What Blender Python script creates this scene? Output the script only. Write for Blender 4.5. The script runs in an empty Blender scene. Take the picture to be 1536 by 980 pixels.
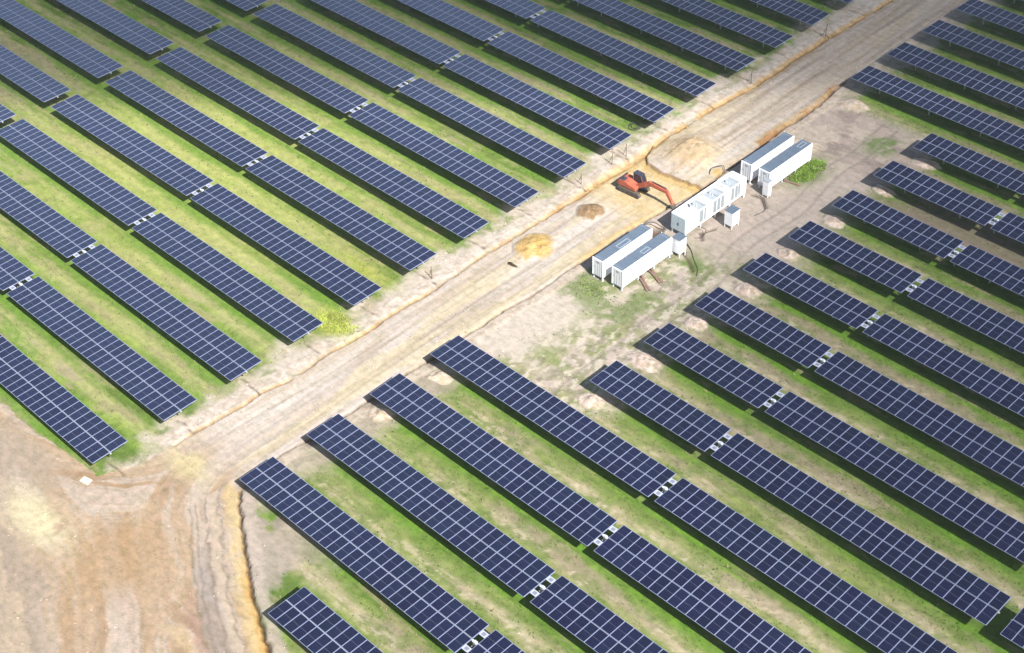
import bpy, math, random
import numpy as np
from math import radians as RAD
random.seed(7); rng = np.random.default_rng(11)
scene = bpy.context.scene
COL = scene.collection

# ------------------------------------------------------------------ materials
def srgb(r, g, b, k=1.0):
    f = lambda c: (c/255/12.92 if c/255 <= .04045 else ((c/255+.055)/1.055)**2.4)*k
    return (f(r), f(g), f(b))

def new_mat(name):
    m = bpy.data.materials.new(name); m.use_nodes = True
    nt = m.node_tree; b = nt.nodes['Principled BSDF']
    return m, nt, b

def plain(name, col, rough=.5, metal=0., var=.08, scale=3., bump=0., spec=.5):
    """painted / metal surface with soft procedural wear"""
    m, nt, b = new_mat(name)
    N, L = nt.nodes, nt.links
    tc = N.new('ShaderNodeTexCoord')
    no = N.new('ShaderNodeTexNoise'); no.inputs['Scale'].default_value = scale
    no.inputs['Detail'].default_value = 6; no.inputs['Roughness'].default_value = .65
    L.new(tc.outputs['Object'], no.inputs['Vector'])
    mr = N.new('ShaderNodeMapRange')
    mr.inputs['From Min'].default_value = .3; mr.inputs['From Max'].default_value = .7
    mr.inputs['To Min'].default_value = 1-var; mr.inputs['To Max'].default_value = 1+var
    L.new(no.outputs['Fac'], mr.inputs['Value'])
    mx = N.new('ShaderNodeVectorMath'); mx.operation = 'SCALE'
    mx.inputs[0].default_value = col[:3]
    L.new(mr.outputs['Result'], mx.inputs['Scale'])
    L.new(mx.outputs[0], b.inputs['Base Color'])
    b.inputs['Roughness'].default_value = rough; b.inputs['Metallic'].default_value = metal
    b.inputs['Specular IOR Level'].default_value = spec
    if bump:
        bp = N.new('ShaderNodeBump'); bp.inputs['Distance'].default_value = bump
        L.new(no.outputs['Fac'], bp.inputs['Height']); L.new(bp.outputs['Normal'], b.inputs['Normal'])
    return m

def vcol_mat(name, fine=.22, bump=.03, scale=5.0, rough=.95):
    """ground and soil: colour laid down per place (attribute) plus fine procedural grain"""
    m, nt, b = new_mat(name)
    N, L = nt.nodes, nt.links
    at = N.new('ShaderNodeAttribute'); at.attribute_name = 'tint'
    tc = N.new('ShaderNodeTexCoord')
    n1 = N.new('ShaderNodeTexNoise'); n1.inputs['Scale'].default_value = scale
    n1.inputs['Detail'].default_value = 9; n1.inputs['Roughness'].default_value = .75
    n2 = N.new('ShaderNodeTexNoise'); n2.inputs['Scale'].default_value = .9
    n2.inputs['Detail'].default_value = 8; n2.inputs['Roughness'].default_value = .7
    L.new(tc.outputs['Object'], n1.inputs['Vector']); L.new(tc.outputs['Object'], n2.inputs['Vector'])
    ad = N.new('ShaderNodeMath'); ad.operation = 'ADD'
    L.new(n1.outputs['Fac'], ad.inputs[0]); L.new(n2.outputs['Fac'], ad.inputs[1])
    mr = N.new('ShaderNodeMapRange')
    mr.inputs['From Min'].default_value = .7; mr.inputs['From Max'].default_value = 1.3
    mr.inputs['To Min'].default_value = 1-fine; mr.inputs['To Max'].default_value = 1+fine
    L.new(ad.outputs[0], mr.inputs['Value'])
    mx = N.new('ShaderNodeVectorMath'); mx.operation = 'SCALE'
    L.new(at.outputs['Color'], mx.inputs[0]); L.new(mr.outputs['Result'], mx.inputs['Scale'])
    one = N.new('ShaderNodeMix'); one.data_type = 'RGBA'
    L.new(at.outputs['Alpha'], one.inputs['Factor']); L.new(at.outputs['Color'], one.inputs['A']); L.new(mx.outputs[0], one.inputs['B'])
    # hue drift between straw, clay and moss tones
    n3 = N.new('ShaderNodeTexNoise'); n3.inputs['Scale'].default_value = 1.1; n3.inputs['Detail'].default_value = 7; n3.inputs['Roughness'].default_value = .72
    mp = N.new('ShaderNodeMapping'); mp.inputs['Location'].default_value = (31, 7, 0); mp.inputs['Scale'].default_value = (.75, 1.15, 1)
    L.new(tc.outputs['Object'], mp.inputs['Vector']); L.new(mp.outputs['Vector'], n3.inputs['Vector'])
    cr = N.new('ShaderNodeValToRGB'); e = cr.color_ramp.elements
    e[0].position = .36; e[0].color = (.80, .83, .74, 1); e[1].position = .66; e[1].color = (1.2, 1.15, 1.12, 1)
    mdl = cr.color_ramp.elements.new(.5); mdl.color = (1.0, 1.0, 1.0, 1)
    L.new(n3.outputs['Fac'], cr.inputs['Fac'])
    mm = N.new('ShaderNodeVectorMath'); mm.operation = 'MULTIPLY'
    L.new(one.outputs['Result'], mm.inputs[0]); L.new(cr.outputs['Color'], mm.inputs[1])
    L.new(mm.outputs[0], b.inputs['Base Color'])
    b.inputs['Roughness'].default_value = rough; b.inputs['Specular IOR Level'].default_value = .2
    bp = N.new('ShaderNodeBump'); bp.inputs['Distance'].default_value = bump; bp.inputs['Strength'].default_value = .8
    L.new(n1.outputs['Fac'], bp.inputs['Height']); L.new(bp.outputs['Normal'], b.inputs['Normal'])
    return m

def panel_mat():
    m, nt, b = new_mat('photovoltaic_cells')
    N, L = nt.nodes, nt.links
    tc = N.new('ShaderNodeTexCoord'); oi = N.new('ShaderNodeObjectInfo')
    br = N.new('ShaderNodeTexBrick')           # 6 x 24 half cells
    br.offset = 0; br.inputs['Scale'].default_value = 1.0
    br.inputs['Brick Width'].default_value = .182; br.inputs['Row Height'].default_value = .0925
    br.inputs['Mortar Size'].default_value = .0035; br.inputs['Mortar Smooth'].default_value = .2
    br.inputs['Color1'].default_value = (.0044, .0064, .0215, 1); br.inputs['Color2'].default_value = (.0058, .0080, .0255, 1)
    br.inputs['Mortar'].default_value = (.022, .026, .048, 1)
    L.new(tc.outputs['Object'], br.inputs['Vector'])
    # every panel is a little different in tone and hue, like real batches of cells
    hs = N.new('ShaderNodeHueSaturation')
    mr = N.new('ShaderNodeMapRange'); mr.inputs['To Min'].default_value = .494; mr.inputs['To Max'].default_value = .511
    L.new(oi.outputs['Random'], mr.inputs['Value']); L.new(mr.outputs['Result'], hs.inputs['Hue'])
    wn = N.new('ShaderNodeTexWhiteNoise'); wn.noise_dimensions = '1D'; L.new(oi.outputs['Random'], wn.inputs['W'])
    mr2 = N.new('ShaderNodeMapRange'); mr2.inputs['To Min'].default_value = .86; mr2.inputs['To Max'].default_value = 1.18
    L.new(wn.outputs['Value'], mr2.inputs['Value']); L.new(mr2.outputs['Result'], hs.inputs['Value'])
    L.new(br.outputs['Color'], hs.inputs['Color']); L.new(hs.outputs['Color'], b.inputs['Base Color'])
    # dust film: uneven roughness
    no = N.new('ShaderNodeTexNoise'); no.inputs['Scale'].default_value = 2.2; no.inputs['Detail'].default_value = 5
    L.new(tc.outputs['Object'], no.inputs['Vector'])
    mr3 = N.new('ShaderNodeMapRange'); mr3.inputs['To Min'].default_value = .12; mr3.inputs['To Max'].default_value = .34
    L.new(no.outputs['Fac'], mr3.inputs['Value']); L.new(mr3.outputs['Result'], b.inputs['Roughness'])
    b.inputs['IOR'].default_value = 1.42
    return m

M = {}
M['cell'] = panel_mat()
M['frame'] = plain('anodised_frame', (.19, .215, .31), .5, .0, .10)
M['strip'] = plain('busbar_gap', (.095, .10, .14), .35)
M['steel'] = plain('galvanised_steel', (.42, .43, .44), .5, .4, .15, 6)
M['white'] = plain('white_enamel', (.74, .75, .77), .45, 0, .07, .9)
M['platein'] = plain('grey_plate', (.15, .16, .2), .5, 0, .06)
M['plate'] = plain('pale_plate', (.33, .345, .42), .5, 0, .06)
M['white2'] = plain('white_enamel_weathered', (.70, .72, .74), .5, 0, .05, 2.0)
M['roof'] = plain('blue_grey_roof_coating', (.088, .115, .15), .45, 0, .16, 1.6)
M['roofline'] = plain('roof_trim', (.26, .30, .36), .5)
M['grey'] = plain('light_grey_louvre', (.24, .265, .285), .55, 0, .1, 8)
M['door'] = plain('pale_blue_grey_door', (.42, .50, .53), .35, 0, .06, 2)
M['tank'] = plain('grey_green_transformer', (.27, .30, .32), .5, 0, .15, 3)
M['dark'] = plain('dark_fittings', (.03, .03, .035), .6, 0, .2, 5)
M['cable'] = plain('black_cable_sheath', (.035, .032, .03), .6)
M['orange'] = plain('orange_red_paint', (.34, .085, .045), .65, 0, .4, 2.5)
M['darkpaint'] = plain('dark_grey_paint', (.035, .035, .05), .35, 0, .2, 4)
M['glass'] = plain('tinted_cab_glass', (.02, .025, .035), .08)
M['track'] = plain('muddy_steel_track', (.085, .07, .055), .85, 0, .3, 7, .02)
M['wood'] = plain('weathered_stake', (.10, .075, .055), .8, 0, .2, 6)
M['concrete'] = plain('pale_concrete', (.50, .46, .39), .85, 0, .08, 3, .01)
M['brownbag'] = plain('brown_conduit_pipe', (.16, .10, .075), .7, 0, .25, 4, .02)
M['ground'] = vcol_mat('ground_soil_and_turf', .24, .03)
M['soil'] = vcol_mat('loose_soil', .2, .06, 3.5)
def leaf_mat():
    m, nt, b = new_mat('leaves'); at = nt.nodes.new('ShaderNodeAttribute'); at.attribute_name = 'tint'
    nt.links.new(at.outputs['Color'], b.inputs['Base Color']); b.inputs['Roughness'].default_value = .7
    b.inputs['Specular IOR Level'].default_value = .25
    return m
M['leaf'] = leaf_mat()

# ------------------------------------------------------------------ helpers
def tag(o, label=None, cat=None, group=None, kind=None):
    if label: o['label'] = label
    if cat: o['category'] = cat
    if group: o['group'] = group
    if kind: o['kind'] = kind
    return o
def empty(name, loc, rz=0):
    o = bpy.data.objects.new(name, None); COL.objects.link(o)
    o.location = loc; o.rotation_euler = (0, 0, rz); o.empty_display_size = .3
    return o
class MB:
    """mesh builder: boxes, bars, tubes, cylinders, prisms"""
    def __init__(s): s.v = []; s.f = []; s.m = []; s.mats = []
    def mi(s, mat):
        if mat not in s.mats: s.mats.append(mat)
        return s.mats.index(mat)
    def quadset(s, vs, fs, mat):
        n = len(s.v); s.v += [tuple(p) for p in vs]
        k = s.mi(mat)
        for f in fs: s.f.append(tuple(n+i for i in f)); s.m.append(k)
    def box(s, x0, x1, y0, y1, z0, z1, mat, bev=0):
        if bev:
            b = bev
            P = []
            for z, i in ((z0, b), (z0+b, 0), (z1-b, 0), (z1, b)):
                P += [(x0+i, y0+i, z), (x1-i, y0+i, z), (x1-i, y1-i, z), (x0+i, y1-i, z)]
            F = [(3, 2, 1, 0), (12, 13, 14, 15)]
            for l in range(3):
                for k in range(4):
                    a, c = l*4+k, l*4+(k+1) % 4
                    F.append((a, c, c+4, a+4))
            s.quadset(P, F, mat); return s
        P = [(x0,y0,z0),(x1,y0,z0),(x1,y1,z0),(x0,y1,z0),(x0,y0,z1),(x1,y0,z1),(x1,y1,z1),(x0,y1,z1)]
        s.quadset(P, [(3,2,1,0),(4,5,6,7),(0,1,5,4),(1,2,6,5),(2,3,7,6),(3,0,4,7)], mat); return s
    def tube(s, pts, r, mat, n=8, cap=True):
        pts = [np.array(p, float) for p in pts]; rs = r if isinstance(r, (list, tuple)) else [r]*len(pts)
        P = []; F = []
        for i, p in enumerate(pts):
            d = pts[min(i+1, len(pts)-1)]-pts[max(i-1, 0)]; d /= np.linalg.norm(d)+1e-9
            a = np.cross(d, (0, 0, 1)) if abs(d[2]) < .95 else np.cross(d, (0, 1, 0)); a /= np.linalg.norm(a); b = np.cross(d, a)
            for k in range(n):
                t = 2*math.pi*k/n; P.append(p+rs[i]*(math.cos(t)*a+math.sin(t)*b))
        for i in range(len(pts)-1):
            for k in range(n):
                F.append((i*n+k, i*n+(k+1) % n, (i+1)*n+(k+1) % n, (i+1)*n+k))
        if cap: F.append(tuple(range(n))[::-1]); F.append(tuple(range((len(pts)-1)*n, len(pts)*n)))
        s.quadset(P, F, mat); return s
    def prism(s, prof, y0, y1, mat):
        """profile in x,z extruded along y"""
        n = len(prof); P = [(x, y0, z) for x, z in prof]+[(x, y1, z) for x, z in prof]
        F = [tuple(range(n))[::-1], tuple(range(n, 2*n))]+[(i, (i+1) % n, n+(i+1) % n, n+i) for i in range(n)]
        s.quadset(P, F, mat); return s
    def build(s, name, parent=None, loc=(0, 0, 0), smooth=False):
        me = bpy.data.meshes.new(name); me.from_pydata(s.v, [], s.f); 
        for m in s.mats: me.materials.append(m)
        me.polygons.foreach_set('material_index', s.m)
        if smooth: me.polygons.foreach_set('use_smooth', [True]*len(s.f))
        me.validate(); me.update()
        import bmesh
        bm = bmesh.new(); bm.from_mesh(me); bmesh.ops.recalc_face_normals(bm, faces=bm.faces); bm.to_mesh(me); bm.free()
        o = bpy.data.objects.new(name, me); COL.objects.link(o); o.location = loc
        if parent: o.parent = parent
        return o
def np_mesh(name, V, F, mat, tint=None, smooth=True, alpha=None):
    me = bpy.data.meshes.new(name)
    me.vertices.add(len(V)); me.vertices.foreach_set('co', np.asarray(V, np.float32).ravel())
    k = F.shape[1]
    me.loops.add(F.size); me.loops.foreach_set('vertex_index', F.ravel().astype(np.int32))
    me.polygons.add(len(F)); me.polygons.foreach_set('loop_start', (np.arange(len(F))*k).astype(np.int32))
    me.polygons.foreach_set('loop_total', np.full(len(F), k, np.int32))
    me.polygons.foreach_set('use_smooth', np.full(len(F), smooth))
    if tint is not None:
        a = me.attributes.new('tint', 'FLOAT_COLOR', 'POINT')
        a.data.foreach_set('color', np.concatenate([tint, np.ones((len(V), 1)) if alpha is None else alpha.reshape(-1, 1)], 1).astype(np.float32).ravel())
    me.materials.append(mat); me.update(calc_edges=True)
    o = bpy.data.objects.new(name, me); COL.objects.link(o)
    return o
def copy_tree(o, parent=None):
    c = o.copy(); COL.objects.link(c)
    if parent: c.parent = parent
    for ch in KIDS.get(o.name, []):
        d = copy_tree(ch, c)
    return c
KIDS = {}
def reg(o, p):
    KIDS.setdefault(p.name, []).append(o); return o

# ------------------------------------------------------------------ noise
def _h(i, j, s):
    n = (i.astype(np.int64)*374761393+j.astype(np.int64)*668265263+s*1442695041) & 0xffffffff
    n = ((n ^ (n >> 13))*1274126177) & 0xffffffff
    return ((n ^ (n >> 16)) & 0xffffff)/float(0xffffff)
def vn(x, y, s=0):
    i = np.floor(x); j = np.floor(y); u = x-i; v = y-j
    u = u*u*u*(u*(u*6-15)+10); v = v*v*v*(v*(v*6-15)+10)
    a, b, c, d = _h(i, j, s), _h(i+1, j, s), _h(i, j+1, s), _h(i+1, j+1, s)
    return (a*(1-u)+b*u)*(1-v)+(c*(1-u)+d*u)*v
def fbm(x, y, s=0, o=5, g=.5):
    t = 0; a = 1; n = 0
    for k in range(o):
        t = t+a*vn(x*2**k+k*17.3, y*2**k-k*9.1, s+k*7); n += a; a *= g
    return t/n
def ss(a, b, x):
    t = np.clip((x-a)/(b-a), 0, 1); return t*t*(3-2*t)
def band(x, a, b, w): return ss(a-w, a+w, x)*(1-ss(b-w, b+w, x))
def segdist(x, y, path):
    d = np.full(x.shape, 1e9); 
    for (ax, ay), (bx, by) in zip(path[:-1], path[1:]):
        t = np.clip(((x-ax)*(bx-ax)+(y-ay)*(by-ay))/((bx-ax)**2+(by-ay)**2), 0, 1)
        d = np.minimum(d, np.hypot(x-ax-t*(bx-ax), y-ay-t*(by-ay)))
    return d

# ------------------------------------------------------------------ layout (metres; y runs up the road)
S = 1.155; P = 7.7534*S; COLP = S; HW = 1.9614*S; ZT = 2.3
GAPJ = .84; W28 = 28*S; W14 = 14*S; GT = 1.75; X0 = 188
rowR = lambda k: k*P
rowL = lambda j: (j*7.7534-7.9285)*S
jR = lambda k: (-129.6+.085*(k-1))*S+X0
jL = lambda j: ((-169.34-28.5)*S if j == 1 else (-197.8+.09*j)*S)+X0
LT = ([-12, .5, 8, 18, 21, 26, 43, 53, 67, 89, 98, 106, 124, 134, 141, 400], [-6.3, -5.98, -5.8, -5.4, -4.9, -5, -4.5, -4.8, -4.6, -5.1, -5, -4.3, -4.5, -4.3, -3.8, -3.5])
RT = ([7, 13, 16, 24, 33, 47, 55, 66, 83, 91, 98, 108, 113, 125, 134, 144, 400], [4.6, 4.03, 4.12, 4.4, 4.5, 4.7, 5.1, 5., 6.1, 5.9, 5.6, 5.6, 5., 4.6, 4.6, 5.1, 5.1])
DITCH = [(4.76, 6.86), (7.5, 5.0), (10.7, 2.9), (17.6, -1.2), (23.8, -4.1), (33, -9.5), (60, -26), (120, -62)]

KA = .42
def c(r, g, b): return np.array(srgb(r, g, b, KA))
def ground_fields(X, Y):
    """returns albedo (N,3), height, grass amount for world places"""
    n1 = fbm(X*.11, Y*.11, 1, 5); n2 = fbm(X*.45, Y*.45, 2, 5, .6); n3 = fbm(X*1.6, Y*1.6, 3, 4, .6)
    sx = fbm(X*.07, Y*.9, 4, 5, .62)        # streaks along the panel rows
    sx2 = fbm(X*.16, Y*1.6, 14, 5, .62)
    sy = fbm(X*1.1, Y*.045, 5, 6, .62)      # streaks along the road
    sy2 = fbm(X*2.6+.15*Y*0, Y*.11, 6, 5, .6)
    A = np.empty(X.shape+(3,)); H = (n2-.5)*.10+(n3-.5)*.06
    def mix(a, m):
        nonlocal A
        a = np.asarray(a)
        A = A*(1-m[..., None])+a*m[..., None]
    # ---- fields
    xl = np.interp(Y, *LT)+.35*(vn(Y*.33, Y*0, 31)-.5)+.12*(vn(Y*1.3, Y*0, 33)-.5)
    xr = np.interp(Y, *RT)+.30*(vn(Y*.30, Y*0, 32)-.5)+.14*(vn(Y*1.5, Y*0, 34)-.5)
    left = X < 0
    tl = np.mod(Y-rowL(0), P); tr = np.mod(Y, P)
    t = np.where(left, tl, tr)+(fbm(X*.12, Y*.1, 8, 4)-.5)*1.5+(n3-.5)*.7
    A[:] = c(132, 164, 70)
    mix(c(166, 190, 90), ss(.42, .6, n1)*.8)
    mix(c(98, 130, 50), ss(.50, .62, n2)*.6)
    mix(c(106, 156, 48), ss(.5, .62, fbm(X*.25, Y*.5, 9, 4))*.55)
    mix(c(172, 172, 118), ss(.5, .6, fbm(X*.22, Y*.6, 10, 4))*.5)
    mix(c(92, 126, 44), ss(3.9, 2.6, np.minimum(t, P-t)-.0)*.75)  # lusher grass under the rows, painted darker to deepen their shade
    # left: yellowish worn middle of the aisles
    wl = band(t, 4.6, 6.6, .9)*ss(.34, .6, sx)*left
    mix(c(200, 196, 140), wl*.75)
    mix(c(188, 172, 148), left*band(t, 4.4, 6.9, .8)*ss(.56, .66, sx2*.5+n1*.5)*.8)
    far = left*ss(-70, -95, X)
    mix(c(168, 158, 138), far*ss(.45, .6, n1*.6+sx*.4)*.7)
    # the aisle below L1 and between L4/L5: strong yellow-green
    mix(c(176, 166, 128), ss(.54, .64, fbm(X*.3, Y*1.1, 15, 5))*.7)
    glow = left*np.exp(-(((X+45)/32)**2+((Y-42)/26)**2)); mix(c(206, 212, 124), glow*.7)  # sunnier part of the left field, painted lighter into the turf
    mix(c(118, 164, 52), left*band(t, 6.3, 8.3, .6)*ss(.3, .52, sx)*.75)
    # right: dry track close behind each row, lush strip in front of the next
    rgt = ~left
    mix(c(118, 166, 48), rgt*band(t, 5.9, 7.9, .5)*ss(.3, .5, sx)*.85)
    mix(c(158, 164, 104), rgt*band(t, 3.2, 6.6, .7)*.6)
    t0 = 4.75+1.3*(fbm(X*.06, Y*.11, 16, 4)-.5)
    dry = rgt*np.exp(-((t-t0)/(.25+.9*fbm(X*.14, Y*.3, 17, 4)))**2)*ss(.34, .56, sx2*.6+fbm(X*.2, Y*.3, 12, 4)*.4)
    mix(c(205, 190, 158), dry*.85)
    mix(c(174, 160, 136), rgt*band(t, 4.2, 6.4, .5)*ss(.5, .62, fbm(X*.06, Y*.25, 13, 5)+.02*(X > 45))*.75)
    mix(c(116, 144, 62), rgt*ss(.53, .62, fbm(X*.5, Y*.8, 18, 4))*.5)
    mix(c(222, 210, 180), dry*ss(.55, .64, n3)*.8)
    grass = 1-.85*np.clip(dry+wl*.6, 0, 1)
    # brown damp strip under row R11
    d11 = band(Y, rowR(11)-5.5, rowR(11)+1.5, .8)*ss(24, 30, X)
    mix(c(158, 140, 130), d11*.8*ss(.3, .5, sx+.1)); grass = grass*(1-d11*.8)
    # ---- row ends by the road
    e = ss(-10.5, -7.0, X+(n2-.5)*4.0+(fbm(X*.1, Y*.2, 21, 3)-.5)*5)*left*(Y > -3)
    mix(c(206, 194, 172), e*.85); mix(c(232, 218, 206), e*ss(.42, .56, n2)*.8); grass = grass*(1-e*.9)
    e = ss(10.5, 7.5, X+(n2-.5)*4.5+(fbm(X*.15, Y*.2, 22, 3)-.5)*3)*rgt
    mix(c(205, 192, 172), e*.85); mix(c(176, 164, 146), e*ss(.52, .62, fbm(X*.5, Y*.5, 23, 4))*.6); grass = grass*(1-e*.9)
    # dull trampled soil south of row R1
    e = rgt*(Y < 9.5)*ss(.0, 2, 9.5-Y)*ss(27, 13, X+(n2-.5)*8+(n1-.5)*10)*ss(.36, .48, fbm(X*.2, Y*.3, 24, 4)+ss(22, 8, X)*.12)
    mix(c(190, 176, 162), e*.9); mix(c(158, 148, 136), e*ss(.5, .62, n2)*.5); grass = grass*(1-e)
    # ---- station yard
    yw = (n2-.5)*3+(n1-.5)*5
    yard = rgt*ss(26.5, 21.5, X+yw)*ss(34, 38.5, Y+yw*.4-(X-9)*.12)*(1-ss(109, 112.5, Y+yw*.3))
    mix(c(212, 196, 182), yard); grass = grass*(1-yard)
    s1 = yard*ss(36, 40, Y)*(1-ss(66, 74, Y-(X-12)*.25))*ss(8.5, 11, X+yw*.6)
    mix(c(172, 172, 124), s1*ss(.38, .55, n1*.5+fbm(X*.35, Y*.35, 26, 4)*.5)*.9)
    mix(c(146, 160, 92), s1*ss(.5, .6, fbm(X*.5, Y*.5, 27, 4))*.65)
    fl = fbm(X*1.5+Y*.6, Y*.75-X*.5, 28, 3)
    mix(c(228, 216, 196), s1*ss(.53, .60, fl)*.85)
    mix(c(140, 138, 104), s1*ss(.58, .66, fbm(X*1.3, Y*1.3, 29, 3))*.6)
    grass = np.maximum(grass, s1*.35*ss(.5, .6, fbm(X*.5, Y*.5, 27, 4)))
    pale = band(Y-(X-5)*.9, 36, 52, 2.)*rgt*ss(15, 10.5, X+yw)*ss(4.5, 6, X)
    mix(c(228, 214, 198), pale*.85)
    s2 = yard*ss(96, 99, Y+yw*.3)
    mix(c(200, 182, 168), s2*.9); mix(c(168, 152, 142), s2*ss(.5, .6, fbm(X*.3, Y*.6, 41, 5))*.7)
    mix(c(226, 210, 190), s2*ss(.54, .64, fbm(X*.35, Y*.35, 42, 4))*.6)
    g3 = np.exp(-(((X-18)/2.0)**2+((Y-106)/2.4)**2))+.6*np.exp(-(((X-15.5)/2.5)**2+((Y-68.5)/1.6)**2))
    mix(c(120, 148, 74), np.clip(g3*1.5*ss(.38, .56, n2), 0, .8)*yard)
    g5 = np.exp(-(((X-14.2)/2.0)**2+((Y-94)/3.4)**2)); mix(c(124, 150, 66), np.clip(g5*1.5*ss(.3, .5, n2+.05), 0, .85)*yard)
    # greener turf round the battery containers' feet
    g4 = band(X, 6.4, 17, 1)*band(Y, 53.5, 61, 1.2)*yard
    mix(c(132, 150, 88), g4*.8*ss(.36, .52, n2)); grass = np.maximum(grass, g4*.5)
    tracks = yard*band(np.abs(X-18.2+(Y-80)*.03+(fbm(Y*.05, X*0, 44, 3)-.5)*4), .9, 1.35, .18)
    mix(c(172, 160, 146), tracks*.55); H = H-tracks*.05
    # ---- road
    road = (X > xl)*(X < xr)*(Y > 4)
    junc = ((Y < 9)*(Y > -200)).astype(float)
    dl = segdist(X+(vn(X*.9, Y*.9, 97)-.5)*.4+(vn(X*2.6, Y*2.6, 98)-.5)*.3, Y+(vn(X*.9+5, Y*.9, 99)-.5)*.4, DITCH)
    below = np.interp(X, [p[0] for p in DITCH], [p[1] for p in DITCH])
    jz = (((X <= 4.9) & (Y < 8)) | ((X > 4.7) & (Y < below)))
    # turf wedge left of the junction stays green
    edge = np.interp(X, [-200, -60, -26, -18, -8, -6, -5.9], [-3.6, -3.6, -3.3, -2.9, -1.9, 1.7, 9])+(n2-.5)*1.4
    jz = jz & ((X > -5.9) | (Y < edge))
    R = (road | jz).astype(float)
    base = np.empty_like(A); base[:] = c(230, 215, 201)
    def bm(a, m):
        nonlocal base
        base = base*(1-m[..., None])+np.asarray(a)*m[..., None]
    bm(c(216, 198, 176), ss(.42, .6, sy)*.65)
    bm(c(214, 202, 196), ss(.5, .62, sy2)*.55)
    bm(c(234, 218, 178), ss(.57, .67, fbm(X*.5, Y*.06, 51, 4))*.6)
    bm(c(200, 182, 158), ss(.52, .62, fbm(X*.8, Y*.07, 52, 5))*.5); bm(c(238, 228, 218), ss(.52, .64, fbm(X*.7+5, Y*.09, 53, 5))*.5)
    upr = ss(84, 120, Y)
    bm(c(200, 182, 162), upr*.55); bm(c(172, 154, 138), upr*ss(.46, .6, sy)*.55); bm(c(204, 184, 150), upr*ss(.55, .63, sy2)*.4)
    for xc, wd in ((-1.6, .28), (.5, .28), (2.3, .22), (-3.0, .2)):
        w_ = xc+(fbm(Y*.03, Y*0, 60+int(xc*10), 3)-.5)*2.2
        tk = np.exp(-((X-w_)/wd)**2)*(.35+.65*ss(.4, .6, fbm(X*0+xc, Y*.08, 63, 3)))
        bm(c(178, 160, 136), tk*.45*R); H = H-tk*R*.05
    # junction: swept bands that curve from the road into the perimeter track
    J = ss(13, 1, Y+(n1-.5)*6)
    ang = np.arctan2(Y-14, X-18); rad = np.hypot((X-20), (Y-15)*1.05)+(n1-.5)*4+(n2-.5)*.8
    arc = ss(13, 5, dl+(n1-.5)*5)
    S_, T_ = X*.95-Y*.3, X*.3+Y*.95+(n1-.5)*5+.012*(X+5)**2*.5
    radc = np.hypot(X+24, Y-17)+(n1-.5)*3; angc = np.arctan2(Y-17, X+24)
    wc = ss(-9, -3, Y)*ss(3, -3, X)
    def flow(fr, ln, sd_):
        B_ = fbm(T_*fr, S_*ln, sd_, 6, .58)*(1-wc)+fbm(radc*fr, angc*20*ln, sd_+1, 6, .58)*wc
        return fbm(rad*fr, ang*18*ln, sd_+2, 6, .58)*arc+B_*(1-arc)
    sw = flow(.42, .05, 70); sw2 = flow(1.1, .08, 75); g1 = sw2
    bm(c(202, 174, 142), J*.85)
    bm(c(182, 150, 116), J*ss(.42, .6, sw)*.75)
    bm(c(222, 208, 196), J*ss(.48, .62, sw2)*.65)
    bm(c(232, 208, 164), J*ss(.54, .66, flow(.3, .05, 84))*.6)
    bm(c(182, 158, 138), J*ss(.56, .64, flow(2.2, .06, 88))*.45)
    mb_ = np.exp(-(((X-3.0)/4.5)**2+((Y+7.5)/5.5)**2)); bm(c(194, 162, 124), np.clip(mb_*1.2, 0, .75))
    yl = np.exp(-(((X+8)/5.5)**2+((Y+10.2)/2.4)**2)*1.2); bm(c(240, 228, 186), np.clip(yl*1.2*ss(.3, .5, n2*.6+sw2*.4+.08), 0, .8))
    yl = np.exp(-(((X+2.2)/3.2)**2+((Y-5.5)/1.6)**2)); bm(c(234, 220, 168), np.clip(yl*ss(.35, .55, n2*.5+sy*.5+.05), 0, .65))
    gz = np.exp(-(((X+18)/7)**2+((Y+6.2)/2.2)**2)); bm(c(192, 174, 154), np.clip(gz*1.4, 0, .9))
    gz = ss(-12, -17, Y+(X+2)*.35+(n1-.5)*6)*(X < 9); bm(c(200, 182, 160), gz*.75); bm(c(172, 154, 138), gz*ss(.5, .62, sw2)*.6)
    # strips beside the ditch: clay and grey wheel bands
    dd = dl
    cl = (jz & (X > 3))
    q = dd+(sw2-.5)*.8
    cn = ss(.3, .55, n2*.5+n3*.5+.05); bm(c(236, 210, 150), cl*band(q+(n2-.5)*1.2, -1, 1.4, .6)*.75*(.3+.7*cn))
    bm(c(224, 176, 100), cl*band(q+(n2-.5)*1.4, -1, .7, .5)*ss(8, 17, X)*.85*(.25+.75*cn))
    bm(c(214, 200, 188), cl*band(q, 1.9, 3.4, .4)*.7)
    bm(c(178, 166, 158), cl*band(q, 3.4, 5.2, .4)*.75*ss(6, 12, X))
    bm(c(222, 200, 170), cl*band(q, 2.3, 2.9, .2)*.5)
    for off in (2.2, 3.5, 4.6, 5.3):
        tk = cl*np.exp(-((dd-off-(sw-.5)*1.0)/.13)**2); bm(c(146, 130, 112), tk*.6*ss(.35, .55, n2+.1)); H = H-tk*.10
    bm(c(190, 150, 140), cl*band(q, 5.6, 6.3, .3)*.5*ss(10, 16, X))
    # pit where the excavator works
    pit = (X > xl-.4)*(X < xr+.2)*band(Y+(n1-.5)*2.0, 66.5, 200, 1.5)
    U = np.interp(X, [-6, -5.2, -4.6, -4.0, -2.7, -.4, 2.9, 6.5], [86.5, 85.6, 84.2, 82.8, 81.6, 81.2, 81.5, 82.1])+(vn(X*1.3, X*0, 80)-.5)*.25
    pitm = pit*(Y < U)
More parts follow.
